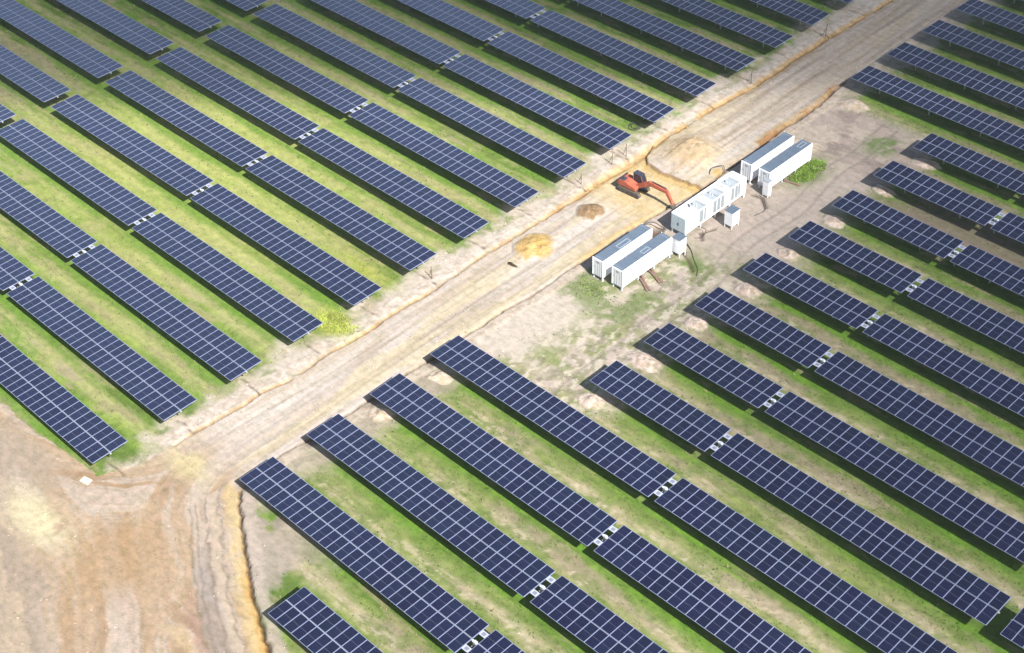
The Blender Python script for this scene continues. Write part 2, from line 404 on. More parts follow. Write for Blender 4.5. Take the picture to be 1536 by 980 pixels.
    bm(c(238, 212, 162), pitm*.8*ss(68, 74, Y)); bm(c(236, 200, 130), pitm*ss(.5, .6, n2)*.6*ss(70, 78, Y)); bm(c(228, 190, 120), np.exp(-((Y-U+.5)/.8)**2)*pitm*.7)
    mix(base.transpose(*range(base.ndim)), R)
    grass = grass*(1-R)
    H = H*(1-R*.5)
    H = H-.42*pitm*ss(67, 79.5, Y)*ss(.0, .25, U-Y)
    H = H+R*((sy-.5)*.10+(sy2-.5)*.06)*(1-J)+R*J*((sw-.5)*.14+(sw2-.5)*.08)
    wall = np.exp(-((Y-U-(n3-.5)*.2)/.17)**2)*(X > xl-.4)*(X < xr)
    mix(c(140, 108, 78), wall*.7)
    # tan mound of spoil behind the pit
    mo = np.exp(-(((X+.2)/3.0)**2+((Y-87.4)/3.6)**2)*1.2)
    H = H+mo*1.15*(.55+.9*n2); mix(c(220, 190, 142), np.clip(mo*1.3, 0, .75)); mix(c(200, 170, 130), np.clip(mo, 0, 1)*ss(.5, .6, n3)*.6)
    # ---- edges of the road
    on = (Y > 6)
    db = xl-X
    berm = band(db+(n2-.5)*1.2, .05, 2.1, .35)*on
    berm = berm*ss(.22, .5, n2*.6+fbm(X*.9, Y*.5, 95, 3)*.4+.08)
    mix(c(238, 224, 212), berm*.85); mix(c(206, 188, 168), berm*ss(.48, .6, n3)*.6); grass = grass*(1-berm)
    H = H+.05*berm*(.4+1.2*n3)
    db2 = X-xr; ygate = (1-band(Y, 68, 97, 1.5))
    berm2 = band(db2, .15, 1.6, .3)*(Y > 11)*ygate*ss(.2, .5, n2*.5+fbm(X*.8, Y*.45, 96, 3)*.5+.06)
    mix(c(222, 206, 188), berm2*.8); mix(c(190, 170, 148), berm2*ss(.5, .6, n3)*.55); grass = grass*(1-berm2); H = H+.08*berm2
    # left trench: orange clay, wider up the road
    wl_ = np.interp(Y, [-50, 18, 24, 60, 68, 84, 90, 140], [.12, .16, .22, .24, .48, .55, .55, .46])
    o1 = np.exp(-((X-xl-(n3-.5)*.35)/(wl_*(.7+.9*n2)))**2)*on*ss(.25, .45, n2+.05)
    orng = ss(.3, .5, vn(Y*.22, Y*0, 90)+np.interp(Y, [0, 60, 75, 200], [0, .15, .4, .4]))
    mix(c(228, 190, 128), o1*(.62+.3*ss(60, 75, Y))*orng); mix(c(196, 150, 96), o1*ss(.5, .62, n3)*.6*orng); mix(c(206, 176, 140), o1*.5*(1-orng))
    d1 = np.exp(-((X-xl-.15-(n3-.5)*.2)/.14)**2)*on*ss(.40, .54, fbm(Y*.45, Y*0, 91, 3)+np.interp(Y, [0, 12, 90, 130], [.03, .03, .05, .14]))
    mix(c(128, 96, 62), d1*.8); H = H-.16*o1-.25*d1
    # right trench: thin dark crack low down, orange bank beyond the station
    o2 = np.exp(-((X-xr+.35+(n3-.5)*.5)/(.35+.5*n2))**2)*(Y > 95)*(1-ss(112, 116, Y))
    mix(c(214, 172, 112), o2*.75); mix(c(190, 130, 70), o2*ss(.5, .6, n2)*.7)
    gate = ((Y > 11.5)*(1-ss(116, 118, Y))).astype(float)*(.4+.6*ss(.36, .5, fbm(Y*.4, Y*0, 92, 3)))
    wr_ = np.interp(Y, [0, 60, 75, 95, 116], [.15, .17, .24, .28, .26])
    d2 = np.exp(-((X-xr)/wr_)**2)*gate
    mix(c(112, 82, 58), d2*.85); H = H-.48*d2
    o3 = np.exp(-((X-xr+.5+(n3-.5)*.6)/.4)**2)*band(Y, 60, 72, 1.5); mix(c(232, 198, 130), o3*.75)
    # ditch at the junction
    wob = (fbm(X*.45, Y*.45, 93, 3)-.5)*.9
    dj = np.exp(-(dl/.17)**2)*(Y < 8)
    mix(c(82, 50, 26), dj*.95); H = H-.55*dj
    b2 = rgt*(Y < 9)*(Y > below)*band(dl, .25, 1.6, .3); mix(c(214, 198, 184), b2*.7); grass = grass*(1-b2)
    # cable trench from each row end to the roadside trench (left), pits at row starts (right)
    for j in range(1, 18):
        y = rowL(j)-.05*j*0
        m_ = np.exp(-((Y-y-.12*np.sin(X*1.7+j))/.10)**2)*(X < xl)*ss(-9.2, -8.6, X)*(.75 if j % 3 else 1.)
        mix(c(92, 68, 50), m_*.95); H = H-.3*m_
        m2 = np.exp(-((Y-y-.7)/.5)**2-((X+7)/1.0)**2); mix(c(220, 200, 182), m2*.5)
    for k in (1, 2, 3, 4, 13, 14, 15, 16):
        xs = jR(k)-GAPJ/2-W28; y = rowR(k)
        px_ = np.exp(-(((X-xs+.9)/1.15)**2+((Y-y-.3)/2.3)**2)**2)
        px_ = px_*(.35+.65*(k < 5))*(.4+1.0*n2); mix(c(116, 90, 68), np.clip(px_*.9, 0, .85)); H = H-.4*px_  # dug soil, painted darker to take in the panel ends' shade
    # hole beside the inverter station
    for hx, hy, rx, ry, dp in ((7.6, 70.3, 1.0, 1.7, .9), (6.5, 83.6, .45, 1.0, .6)):
        h_ = np.exp(-(((X-hx)/rx)**2+((Y-hy)/ry)**2)**2*1.2)
        mix(c(96, 70, 48), h_*.85); H = H-dp*h_
    h_ = np.exp(-(((X-6.4)/.8)**2+((Y-68.2)/1.6)**2)**2); mix(c(238, 200, 120), h_*.8); H = H+.18*h_
    h_ = np.exp(-(((X-5.2)/.7)**2+((Y-86.2)/.9)**2)**2); mix(c(228, 190, 110), h_*.7)
    # cable channels between the cabinets
    for pth in ([(11.9, 70.2), (13.2, 69.6), (14.6, 68.9), (16.4, 67.6)], [(12, 85.2), (13.2, 85.5), (15, 84.0)], [(13.3, 73.2), (12.2, 74.2), (13, 76)]):
        m_ = np.exp(-(segdist(X, Y, pth)/.22)**2); mix(c(92, 74, 56), m_*.8); H = H-.3*m_
    # yellow-flowering weeds at the end of rows 4 and 5
    w_ = np.exp(-(((X+8.7)/2.8)**2+((Y-31.2)/1.7)**2))+np.exp(-(((X+14)/5)**2+((Y-40.5)/1.2)**2))*.5
    mix(c(186, 196, 84), np.clip(w_*1.5*ss(.3, .5, n2+.05), 0, .85)); grass = np.maximum(grass, np.clip(w_*1.4, 0, 1))
    return A*(1-.12*(1-grass[..., None])*(n3[..., None]-.5)), H, np.clip(grass, 0, 1)

# ground: one sheet, fine where the picture looks, coarse out to the horizon
def axis(lo, hi, fine, spans):
    a = [lo]
    while a[-1] < hi:
        st = fine
        for s0, s1, d in spans:
            if s0 <= a[-1] < s1: st = d
        a.append(a[-1]+st)
    g = 1.; out = [a[-1]]
    while out[-1] < 6000: out.append(out[-1]+g); g *= 1.35
    g = 1.; inn = [a[0]]
    while inn[-1] > -6000: inn.append(inn[-1]-g); g *= 1.35
    return np.array(inn[:0:-1]+a+out[1:])
xs = axis(-115, 82, .27, [(-7.5, 8.5, .125), (8.5, 25, .16)])
ys = axis(-26, 158, .23, [(-6, 8, .14), (80.5, 82.6, .1)])
GX, GY = np.meshgrid(xs, ys, indexing='ij')
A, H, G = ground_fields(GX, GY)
dist = np.maximum(np.maximum(-115-GX, GX-82), np.maximum(-26-GY, GY-158)); H *= 1-ss(0, 40, dist)
nx, ny = len(xs), len(ys)
idx = np.arange(nx*ny).reshape(nx, ny)
F = np.stack([idx[:-1, :-1], idx[1:, :-1], idx[1:, 1:], idx[:-1, 1:]], -1).reshape(-1, 4)
V = np.stack([GX, GY, H], -1).reshape(-1, 3)
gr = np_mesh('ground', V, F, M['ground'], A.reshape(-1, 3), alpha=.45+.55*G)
tag(gr, kind='structure', label='sandy soil and rough turf of the solar farm with a dirt road')

# ------------------------------------------------------------------ grass tufts (one mass nobody could count)
CAM = np.array([103.91, -48.03, 114.26]); FW = np.array([-.5475, .5325, -.6455])
def ground_pts(n, x0, x1, y0, y1):
    return rng.uniform(x0, x1, n), rng.uniform(y0, y1, n)
def camvisible(x, y, z=0, m=1.06):
    d = np.stack([x-CAM[0], y-CAM[1], np.full_like(x, z-CAM[2])], -1); zc = d@CFW
    return (np.abs((d@CR)/zc)*CF < .5*m) & (np.abs((d@CU)/zc)*CF < .5*m/1.5673)
# camera basis (calibrated from the row grid)
pt, yw, rl = CAMP = (0.7056, 2.3737, -0.0401)
def basis(pt, yw, rl):
    fw = np.array([math.cos(pt)*math.cos(yw), math.cos(pt)*math.sin(yw), -math.sin(pt)])
    r = np.cross(fw, [0, 0, 1]); r /= np.linalg.norm(r); up = np.cross(r, fw)
    return fw, math.cos(rl)*r+math.sin(rl)*up, -math.sin(rl)*r+math.cos(rl)*up
CFW, CR, CU = basis(*CAMP); CF = 2246.727/1536

def tufts(name, x, y, h0, h1, w, cols, mat, blades=3):
    n = len(x)
    a, hh, _ = ground_fields(x, y)
    base = a if cols is None else cols
    Vs = []; Ts = []
    for b in range(blades):
        an = rng.uniform(0, 2*math.pi, n); L = rng.uniform(h0, h1, n); sp = rng.uniform(.1, .8, n)
        ca, sa = np.cos(an), np.sin(an); ww = w*rng.uniform(.6, 1.3, n)
        ox, oy = x+rng.normal(0, .06, n), y+rng.normal(0, .06, n)
        p0 = np.stack([ox-sa*ww, oy+ca*ww, hh-.01], -1); p1 = np.stack([ox+sa*ww, oy-ca*ww, hh-.01], -1)
        p2 = np.stack([ox+ca*L*sp, oy+sa*L*sp, hh+L], -1)
        Vs.append(np.stack([p0, p1, p2], 1))
        t = base*rng.uniform(.75, 1.35, (n, 1))*np.array([1, 1.03, .92])
        Ts.append(np.repeat(t[:, None, :], 3, 1))
    V = np.concatenate(Vs).reshape(-1, 3); T = np.concatenate(Ts).reshape(-1, 3)
    return np_mesh(name, V, np.arange(len(V)).reshape(-1, 3), mat, T, smooth=False)
x, y = ground_pts(520000, -112, 80, -24, 156)
k = camvisible(x, y); x, y = x[k], y[k]
_, _, g = ground_fields(x, y); k = rng.uniform(0, 1, len(x)) < g*.55+.0
k &= (fbm(x*.6, y*.6, 99, 3) > .40)
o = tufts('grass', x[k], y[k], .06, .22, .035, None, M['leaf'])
tag(o, kind='stuff', label='short rough grass growing between and under the panel rows')

x, y = ground_pts(34000, -112, 80, -24, 156)
k = camvisible(x, y); x, y = x[k], y[k]
_, _, g = ground_fields(x, y); k = (rng.uniform(0, 1, len(x)) < .10+.9*ss(.52, .64, fbm(x*.3, y*.3, 121, 4)))*(g > .15)*(rng.uniform(0, 1, len(x)) < .7)
x, y = x[k], y[k]; q_ = rng.uniform(0, 1, (len(x), 1)) > .72
cc = np.where(q_, np.array(srgb(196, 186, 140, .42))[None], np.array(srgb(96, 138, 52, .42))[None])
o = tufts('weed_scatter', x, y, (.08), .22, .05, cc, M['leaf'], 5)
tag(o, kind='stuff', label='coarser weeds and straw tufts dotted through the turf')

def weeds(name, cx, cy, rx, ry, n, col, label, h0=.15, h1=.5):
    x = rng.normal(cx, rx*.5, n); y = rng.normal(cy, ry*.5, n)
    k = (((x-cx)/rx)**2+((y-cy)/ry)**2) < 1; x, y = x[k], y[k]
    k = fbm(x*.9+3, y*.9, 77, 4, .6)+rng.uniform(-.16, .16, len(x)) > .26+.34*(((x-cx)/rx)**2+((y-cy)/ry)**2); x, y = x[k], y[k]
    cc = np.array(srgb(*col, .62))*(.6+.9*vn(x*1.1, y*1.1, 7)[:, None])
    o = tufts(name, x, y, h0*.7, h1*.8, .055, cc, M['leaf'], 4)
    tag(o, kind='stuff', label=label)
weeds('weeds', 14.1, 94.2, 1.7, 3.6, 2200, (134, 162, 72), 'tall green weeds growing beside the far end of the outermost white container')
weeds('weeds', -8.4, 31.4, 3.6, 2.2, 1500, (176, 184, 92), 'yellow green weeds between two panel row ends at the roadside', .08, .3)
weeds('weeds', 9.6, 56.6, 3.2, 2.0, 350, (140, 158, 92), 'sparse green weeds in front of the lower pair of containers', .06, .2)

# stones and clods on the bare soil
x, y = ground_pts(150000, -30, 40, -24, 156)
k = camvisible(x, y); x, y = x[k], y[k]
a_, hh_, g = ground_fields(x, y)
k = (g < .35) & (rng.uniform(0, 1, len(x)) < .10+.9*ss(.5, .64, fbm(x*.35, y*.35, 111, 4)))
x, y, a_, hh_ = x[k], y[k], a_[k], hh_[k]; n_ = len(x)
r_ = rng.uniform(.025, .075, n_)*(1+1.6*(rng.uniform(0, 1, n_) > .94))
oc = np.array([(1, 0, 0), (0, 1, 0), (-1, 0, 0), (0, -1, 0), (0, 0, .8), (0, 0, -.5)], float)
ro_ = rng.uniform(0, 6.28, n_); cr_, sr_ = np.cos(ro_), np.sin(ro_)
sc_ = rng.uniform(.6, 1.4, (n_, 6)); px_ = oc[None, :, 0]*sc_; py_ = oc[None, :, 1]*sc_
V = np.stack([x[:, None]+(px_*cr_[:, None]-py_*sr_[:, None])*r_[:, None], y[:, None]+(px_*sr_[:, None]+py_*cr_[:, None])*r_[:, None], hh_[:, None]+oc[None, :, 2]*r_[:, None]*sc_], -1)
of = np.array([(0, 1, 4), (1, 2, 4), (2, 3, 4), (3, 0, 4), (1, 0, 5), (2, 1, 5), (3, 2, 5), (0, 3, 5)])
T = np.repeat((a_*rng.uniform(.7, 1.25, (n_, 1)))[:, None, :], 6, 1)
o = np_mesh('gravel', V.reshape(-1, 3), (np.arange(n_)[:, None, None]*6+of[None]).reshape(-1, 3), M['leaf'], T.reshape(-1, 3), smooth=False)
tag(o, kind='stuff', label='small stones and clods scattered over the bare dirt')

# ------------------------------------------------------------------ solar trackers
def make_panel_mesh():
    mb = MB(); w, l, th = 1.134/2, 2.200/2, .035; fr = .037
    fm = M['frame']
    # frame: four bars, butted end to end
    mb.box(-w, w, -l, -l+fr, -th, 0, fm); mb.box(-w, w, l-fr, l, -th, 0, fm)
    mb.box(-w, -w+fr, -l+fr, l-fr, -th, 0, fm); mb.box(w-fr, w, -l+fr, l-fr, -th, 0, fm)
    z = -.003
    for y0, y1 in ((-l+fr, -.011), (.011, l-fr)):
        mb.quadset([(-w+fr, y0, z), (w-fr, y0, z), (w-fr, y1, z), (-w+fr, y1, z)], [(0, 1, 2, 3)], M['cell'])
    mb.quadset([(-w+fr, -.011, z), (w-fr, -.011, z), (w-fr, .011, z), (-w+fr, .011, z)], [(0, 1, 2, 3)], M['strip'])
    mb.quadset([(-w+fr, -l+fr, -.03), (w-fr, -l+fr, -.03), (w-fr, l-fr, -.03), (-w+fr, l-fr, -.03)], [(3, 2, 1, 0)], M['white2'])
    return mb
def make_table_mesh(n, name, parent):
    """torque tube along x with a purlin under every panel joint; origin at the middle"""
    L = n*COLP; mb = MB()
    mb.box(-L/2-.13, L/2+.13, -.075, .075, -.28, -.13, M['steel'])
    for i in range(n+1):
        x = -L/2+i*COLP
        x = min(max(x, -L/2+.03), L/2-.03)
        mb.box(x-.045, x+.045, -2.16, 2.16, -.085, -.040, M['frame'])
        mb.box(x-.05, x+.05, -.095, .095, -.128, -.088, M['steel'])
    return mb.build(name, parent)
PM = None
def add_panels(tb, n):
    global PM
    L = n*COLP
    for i in range(n):
        for s in (-1, 1):
            if PM is None:
                o = make_panel_mesh().build('solar_panel', tb); PM = o.data
            else:
                o = bpy.data.objects.new('solar_panel', PM); COL.objects.link(o); o.parent = tb
            o.location = (-L/2+(i+.5)*COLP, s*(2.200/2+.033), random.uniform(-.004, .004)); o.rotation_euler = (RAD(random.gauss(0, .18)), RAD(random.gauss(0, .2)), 0)
            reg(o, tb)
def make_tracker(na, nb):
    """origin on the ground under the drive; wing A to -x, wing B to +x"""
    t = empty('solar_tracker', (0, 0, 0))
    for n, sg in ((na, -1), (nb, 1)):
        tb = make_table_mesh(n, 'panel_table', t); tb.location = (sg*(GAPJ/2+n*COLP/2), 0, ZT)
        reg(tb, t); add_panels(tb, n)
        m = max(2, round(n/7)+0)
        for i in range(m):
            x = sg*(GAPJ/2+(i+.55)*n*COLP/m)
            pb = MB()
            pb.box(-.08, .08, -.008, .008, -.4, ZT-.30, M['steel']); pb.box(-.085, -.075, -.05, .05, -.4, ZT-.30, M['steel']); pb.box(.075, .085, -.05, .05, -.4, ZT-.30, M['steel'])
            pb.box(-.10, .10, -.13, .13, ZT-.30, ZT-.285, M['steel'])
            reg(pb.build('post', t, (x, 0, 0)), t)
    # drive between the wings: housing, motor, two framed damper plates, post
    d = MB(); d.box(-.17, .17, -.17, .17, ZT-.40, ZT-.05, M['plate'], .03)
    d.tube([(-.30, 0, ZT-.2), (.30, 0, ZT-.2)], .13, M['white2'], 12)
    reg(d.build('drive_housing', t), t)
    d = MB(); d.tube([(.04, -.24, ZT-.24), (.04, -.50, ZT-.24)], .06, M['darkpaint'], 10); d.tube([(.04, -.50, ZT-.24), (.04, -.56, ZT-.24)], .05, M['grey'], 10)
    reg(d.build('drive_motor', t), t)
    for s in (-1, 1):
        d = MB(); y0, y1 = (.82, 1.42) if s > 0 else (-1.42, -.82)
        g = GAPJ/2-.03
        d.box(-g, g, y0, y0+.10, ZT-.06, ZT-.005, M['plate']); d.box(-g, g, y1-.10, y1, ZT-.06, ZT-.005, M['plate'])
        d.box(-g, -g+.16, y0+.10, y1-.10, ZT-.06, ZT-.005, M['plate']); d.box(g-.16, g, y0+.10, y1-.10, ZT-.06, ZT-.005, M['plate'])
        d.box(-g+.16, g-.16, y0+.10, y1-.10, ZT-.05, ZT-.03, M['platein'])
        reg(d.build('cover_plate', t), t)
    d = MB(); d.box(-.07, .07, -.07, .07, -.4, ZT-.425, M['steel']); reg(d.build('drive_post', t), t)
    for s in (-1, 1):
        d = MB(); d.box(-.02, .02, -2.2, 2.2, ZT-.07, ZT-.03, M['frame'])
        reg(d.build('edge_rail', t, (s*(GAPJ/2-.0), 0, 0)), t)
    return t

ORD = ['zeroth', 'first', 'second', 'third', 'fourth', 'fifth', 'sixth', 'seventh', 'eighth', 'ninth', 'tenth', 'eleventh', 'twelfth', 'thirteenth', 'fourteenth', 'fifteenth', 'sixteenth', 'seventeenth']
specs = []      # (na, nb, x, y, label, group)
GL = 'rows of blue solar panels left of the dirt road'; GR = 'rows of blue solar panels right of the dirt road'
for j in range(1, 17):
    if j == 1: lb = 'solar panel row left of the road ending just above the pale concrete pad'
    elif j == 16: lb = 'solar panel row left of the road, cut off at the top edge'
    else: lb = f'solar panel row ending at the left roadside, {ORD[j]} up from the dirt junction'
    specs.append((28, 28, jL(j), rowL(j), lb, GL))
for j in range(4, 10):
    lb = f'outer solar panel row at left, across a gap from the {ORD[j]} left roadside row'
    specs.append((28, 28, jL(j)-2*W28-GAPJ-GT, rowL(j), lb, 'outer rows of blue solar panels at the far left'))
for k_ in range(0, 18):
    na = 14 if (k_ == 0 or 5 <= k_ <= 12) else 28
    if k_ == 0: lb = 'short visible solar panel row right of the orange ditch at the bottom edge'
    elif k_ == 1: lb = 'blue solar panel row starting where the orange ditch meets the right roadside'
    elif k_ <= 4: lb = f'blue solar panel row starting at right roadside, {ORD[k_]} up from the orange ditch'
    elif k_ <= 12: lb = f'solar panel row starting at the container yard edge, {ORD[k_-4]} from its lower end'
    elif k_ == 17: lb = 'blue solar panel row barely showing in the top right corner of the photo'
    else: lb = f'solar panel row starting at the right roadside, {ORD[k_-12]} beyond the container yard'
    specs.append((na, 28, jR(k_), rowR(k_), lb, GR))
lb = 'blue solar panel row cut by the right edge of the photo near its bottom corner'
specs.append((28, 28, jR(5)+GAPJ/2+W28+1.45+W28+GAPJ/2, rowR(5), lb, GR))
protos = {}
for na, nb, x_, y_, lb, gp in specs:
    if (na, nb) not in protos:
        t = protos[(na, nb)] = make_tracker(na, nb)
    else:
        t = copy_tree(protos[(na, nb)])
    t.location = (x_, y_, random.uniform(-.04, .03))
    t.rotation_euler = (RAD(random.gauss(0, .55)), RAD(random.gauss(0, .04)), RAD(random.gauss(0, .05)))
    tag(t, lb, 'solar panels', gp)

# ------------------------------------------------------------------ containers
def container(name, label, cat, group, x0, x1, y0, y1, z0, z1, roof='blue', hatch=None, legs=4, doors='end'):
    """white steel box on stub legs, long axis along y; near end at y0"""
    w, l = x1-x0, y1-y0; t = empty(name, ((x0+x1)/2, (y0+y1)/2, 0)); tag(t, label, cat, group)
    X, Y = w/2, l/2
    b = MB(); b.box(-X, X, -Y, Y, z0, z1-.02, M['white'], .03)
    for s in (-1, 1):       # corner posts stand proud
        for q in (-1, 1):
            b.box(s*X-.045+(.015 if s > 0 else -.015), s*X+.045+(.015 if s > 0 else -.015), q*Y-.045+(.015 if q > 0 else -.015), q*Y+.045+(.015 if q > 0 else -.015), z0-.03, z1, M['white'])
    b.build('body', t)
    r = MB(); r.box(-X+.06, X-.06, -Y+.06, Y-.06, z1-.018, z1+.012, M['roof'] if roof == 'blue' else M['white2'])
    r.box(-X+.05, X-.05, -Y+.33, -Y+.36, z1+.0125, z1+.02, M['roofline']); r.box(-X+.05, X-.05, Y-.42, Y-.39, z1+.0125, z1+.02, M['roofline'])
    ro = r.build('roof', t)
    if hatch:
        hx0, hx1, hy0, hy1 = hatch; h = MB(); q = .07
        h.box(hx0, hx1, hy0, hy0+q, z1+.014, z1+.06, M['roofline']); h.box(hx0, hx1, hy1-q, hy1, z1+.014, z1+.06, M['roofline'])
        h.box(hx0, hx0+q, hy0+q, hy1-q, z1+.014, z1+.06, M['roofline']); h.box(hx1-q, hx1, hy0+q, hy1-q, z1+.014, z1+.06, M['roofline'])
        h.build('roof_hatch', ro)
    # long side doors on the sunny side: flush leaves with narrow seams
    n = max(1, int(round(l/1.45))); dl_ = (l-.3)/n
    for i in range(n):
        d = MB(); ya = -Y+.15+i*dl_; d.box(X, X+.014, ya+.012, ya+dl_-.012, z0+.12, z1-.12, M['white'], .004)
        do = d.build('door', t)
        hnd = MB(); hnd.box(X+.014, X+.05, ya+.07, ya+.10, (z0+z1)/2-.15, (z0+z1)/2+.15, M['grey']); hnd.build('handle', do)
    for q in (-.3, 0, .3):
        MB().tube([(q*X*1.6, -Y-.03, z0+.16), (q*X*1.6, -Y-.03, z1-.2)], .014, M['grey'], 6).build('lock_bar', t)
    # end door with vent
    d = MB(); d.box(-X+.10, X-.10, -Y-.014, -Y, z0+.12, z1-.14, M['white'], .004); do = d.build('door', t)
    hnd = MB(); hnd.box(-X+.18, -X+.21, -Y-.05, -Y-.014, (z0+z1)/2-.2, (z0+z1)/2+.2, M['grey']); hnd.build('handle', do)
    v = MB()
    for i in range(5): v.box(-.22, .22, -Y-.03, -Y-.0145, z1-.62+i*.07, z1-.59+i*.07, M['grey'])
    v.build('vent', t)
    for s in (-1, 1):
        for i in range(legs):
            yy = -Y+.12+i*(l-.24)/(legs-1); g = MB()
            g.box(s*(X-.11)-.06, s*(X-.11)+.06, yy-.06, yy+.06, -.35, z0-.03, M['white2']); g.box(s*(X-.11)-.14, s*(X-.11)+.14, yy-.14, yy+.14, .02, .05, M['steel'])
            g.build('support_leg', t)
    return t
GB = 'white battery containers with blue grey roofs'
container('battery_container', 'white container with blue grey roof, lower pair, on the road side, framed hatch on top', 'container', GB, 8.15, 9.72, 58.5, 67.55, .52, 3.1, hatch=(-.15, .55, -1.2, .9))
container('battery_container', 'white container with blue grey roof, lower pair, the one standing farther from the road', 'container', GB, 11.1, 12.68, 58.7, 67.8, .52, 3.1, hatch=(-.2, .4, -.3, 1.1))
container('battery_container', 'white container with plain blue grey roof, upper pair, alongside the road', 'container', GB, 8.8, 10.35, 86.7, 95.85, .52, 3.1)
container('battery_container', 'white container of the upper pair with a narrow cabinet at its near corner', 'container', GB, 11.55, 13.2, 86.85, 96.0, .52, 3.1, hatch=(-.3, .3, 2.6, 4.1))

def cabinet(label, x0, x1, y0, y1, z0, z1, roofmat):
    t = empty('control_cabinet', ((x0+x1)/2, (y0+y1)/2, 0)); tag(t, label, 'cabinet', 'small white cabinets by the containers')
    X, Y = (x1-x0)/2, (y1-y0)/2
    MB().box(-X, X, -Y, Y, z0, z1-.03, M['white'], .02).build('body', t)
    MB().box(-X-.04, X+.04, -Y-.04, Y+.04, z1-.03, z1+.02, roofmat, .008).build('roof', t)
    d = MB(); d.box(X, X+.014, -Y+.06, Y-.06, z0+.08, z1-.12, M['white'], .004); do = d.build('door', t)
    MB().box(X+.014, X+.04, -Y+.12, -Y+.15, (z0+z1)/2-.1, (z0+z1)/2+.1, M['grey']).build('handle', do)
    for s in (-1, 1):
        for q in (-1, 1):
            MB().box(s*(X-.07)-.045, s*(X-.07)+.045, q*(Y-.07)-.045, q*(Y-.07)+.045, -.3, z0, M['white2']).build('support_leg', t)
    return t
cabinet('small white cabinet tucked behind the far end of the lower container pair', 12.35, 13.6, 68.35, 69.6, .55, 2.7, M['roof'])
cabinet('small white cabinet standing alone beside the long white inverter station', 13.55, 14.8, 77.2, 78.65, .5, 2.6, M['roof'])
cabinet('narrow white cabinet at the near corner of the outermost upper container', 13.05, 13.95, 85.75, 86.45, .25, 2.5, M['grey'])

# inverter station: cabin, open transformer bays, switchgear, all on one skid
st = empty('inverter_station', (10.45, 77.95, 0)); tag(st, 'long all white inverter and transformer station between the two container pairs', 'inverter station')
X, Y, z0, z1 = 1.18, 6.1, .70, 3.1
b = MB()
b.box(-X, X, -Y, Y, z0, z0+.16, M['white2'])                     # skid
b.box(-X, X, -Y, -3.5, z0+.16, z1, M['white'], .03)              # near cabin (glazed doors)
b.box(-X, -X+.1, -3.5, 5.98, z0+.16, z1-.02, M['white'])          # back wall
b.box(-X+.1, X, -1.95, -.75, z0+.16, z1+.03, M['white'], .03)     # block between the bays
b.box(-X+.1, X, 1.75, 2.9, z0+.16, z1-.01, M['white'], .03)
b.box(-X+.1, X, 4.9, Y, z0+.16, z1, M['white'], .03)
b.build('body', st)
r = MB()
for y0, y1 in ((-3.5, -1.95), (-.75, 1.75), (2.9, 4.9)):          # rims round the open bays
    r.box(X-.09, X-.0, y0+.002, y1-.002, z1-.22, z1-.03, M['white']); r.box(-X+.102, -X+.18, y0+.002, y1-.002, z1-.12, z1-.03, M['white'])
r.build('bay_rim', st)
# equipment seen in the open bays
for (y0, y1, mt) in ((-3.35, -2.1, 'tank'), (-.6, 1.6, 'tank'), (3.05, 4.75, 'tank')):
    t_ = MB(); t_.box(-X+.25, X-.16, y0, y1, z0+.16, z1-.27, M[mt], .05)
    n = int((y1-y0)/.16)
    for i in range(n): t_.box(X-.158, X-.06, y0+.08+i*.16, y0+.11+i*.16, z0+.3, z1-.6, M['grey'])
    to = t_.build('transformer', st)
    for q in (-.35, 0, .35):
        MB().tube([(q-.2, (y0+y1)/2-.1, z1-.27), (q-.2, (y0+y1)/2-.1, z1-.08)], [.07, .05], M['darkpaint'] if q < 0 else M['white2'], 8).build('bushing', to)
# side louvre leaves on the sunny face
for y0, y1 in ((-3.4, -2.55), (-2.5, -2.0), (-.65, .1), (.15, .85), (.9, 1.65), (3.0, 3.7), (3.75, 4.45)):
    l_ = MB(); l_.box(X-.055, X-.02, y0, y0+.05, z0+.2, z1-.24, M['white']); l_.box(X-.055, X-.02, y1-.05, y1, z0+.2, z1-.24, M['white'])
    k_ = z0+.28
    while k_ < z1-.32: l_.box(X-.05, X-.02, y0+.05, y1-.05, k_, k_+.075, M['grey']); k_ += .13
    l_.build('louvre', st)
for y0, y1 in ((-5.9, -4.8), (-4.7, -3.65), (1.85, 2.8), (5.0, 5.9)):
    d = MB(); d.box(X, X+.014, y0, y1, z0+.25, z1-.12, M['white'], .004); do = d.build('door', st)
    MB().box(X+.014, X+.045, y0+.08, y0+.11, 1.7, 2.05, M['grey']).build('handle', do)
for s in (-1, 1):                                                 # pale double doors in the near end
    d = MB(); xa, xb = (-X+.10, -.02) if s < 0 else (.02, X-.10)
    d.box(xa, xb, -Y-.03, -Y, z0+.10, z1-.15, M['door'], .008); do = d.build('door', st)
    MB().box(-.07*1 if s < 0 else .05, -.05 if s < 0 else .07, -Y-.07, -Y-.03, 1.6, 2.0, M['dark']).build('handle', do)
u = MB()
for q, yy in ((-.55, -3.75), (-.25, -3.9)): MB().box(q, q+.16, yy, yy+.14, z1, z1+.22, M['dark'], .02).build('lifting_lug', st)
u = MB()
for q, yy in ((-.75, -.9), (-.45, -1.1), (-.7, 2.3), (-.4, 2.05), (.1, 2.2)): MB().box(q, q+.12, yy, yy+.12, z1+.031, z1+.16, M['dark'], .02).build('cable_gland', st)
MB().box(-.1, .85, .55, .64, z1-.268, z1-.16, M['grey']).build('busbar', st)
for k_ in range(6):
    MB().box(-.85+k_*.3, -.65+k_*.3, 5.62, 5.70, z1+.001, z1+.03, M['grey']).build('roof_slot', st)
for s in (-1, 1):
    for i in range(5):
        yy = -Y+.2+i*(2*Y-.4)/4; g = MB(); g.box(s*(X-.14)-.08, s*(X-.14)+.08, yy-.08, yy+.08, -.35, z0-.002, M['white2']); g.build('support_leg', st)

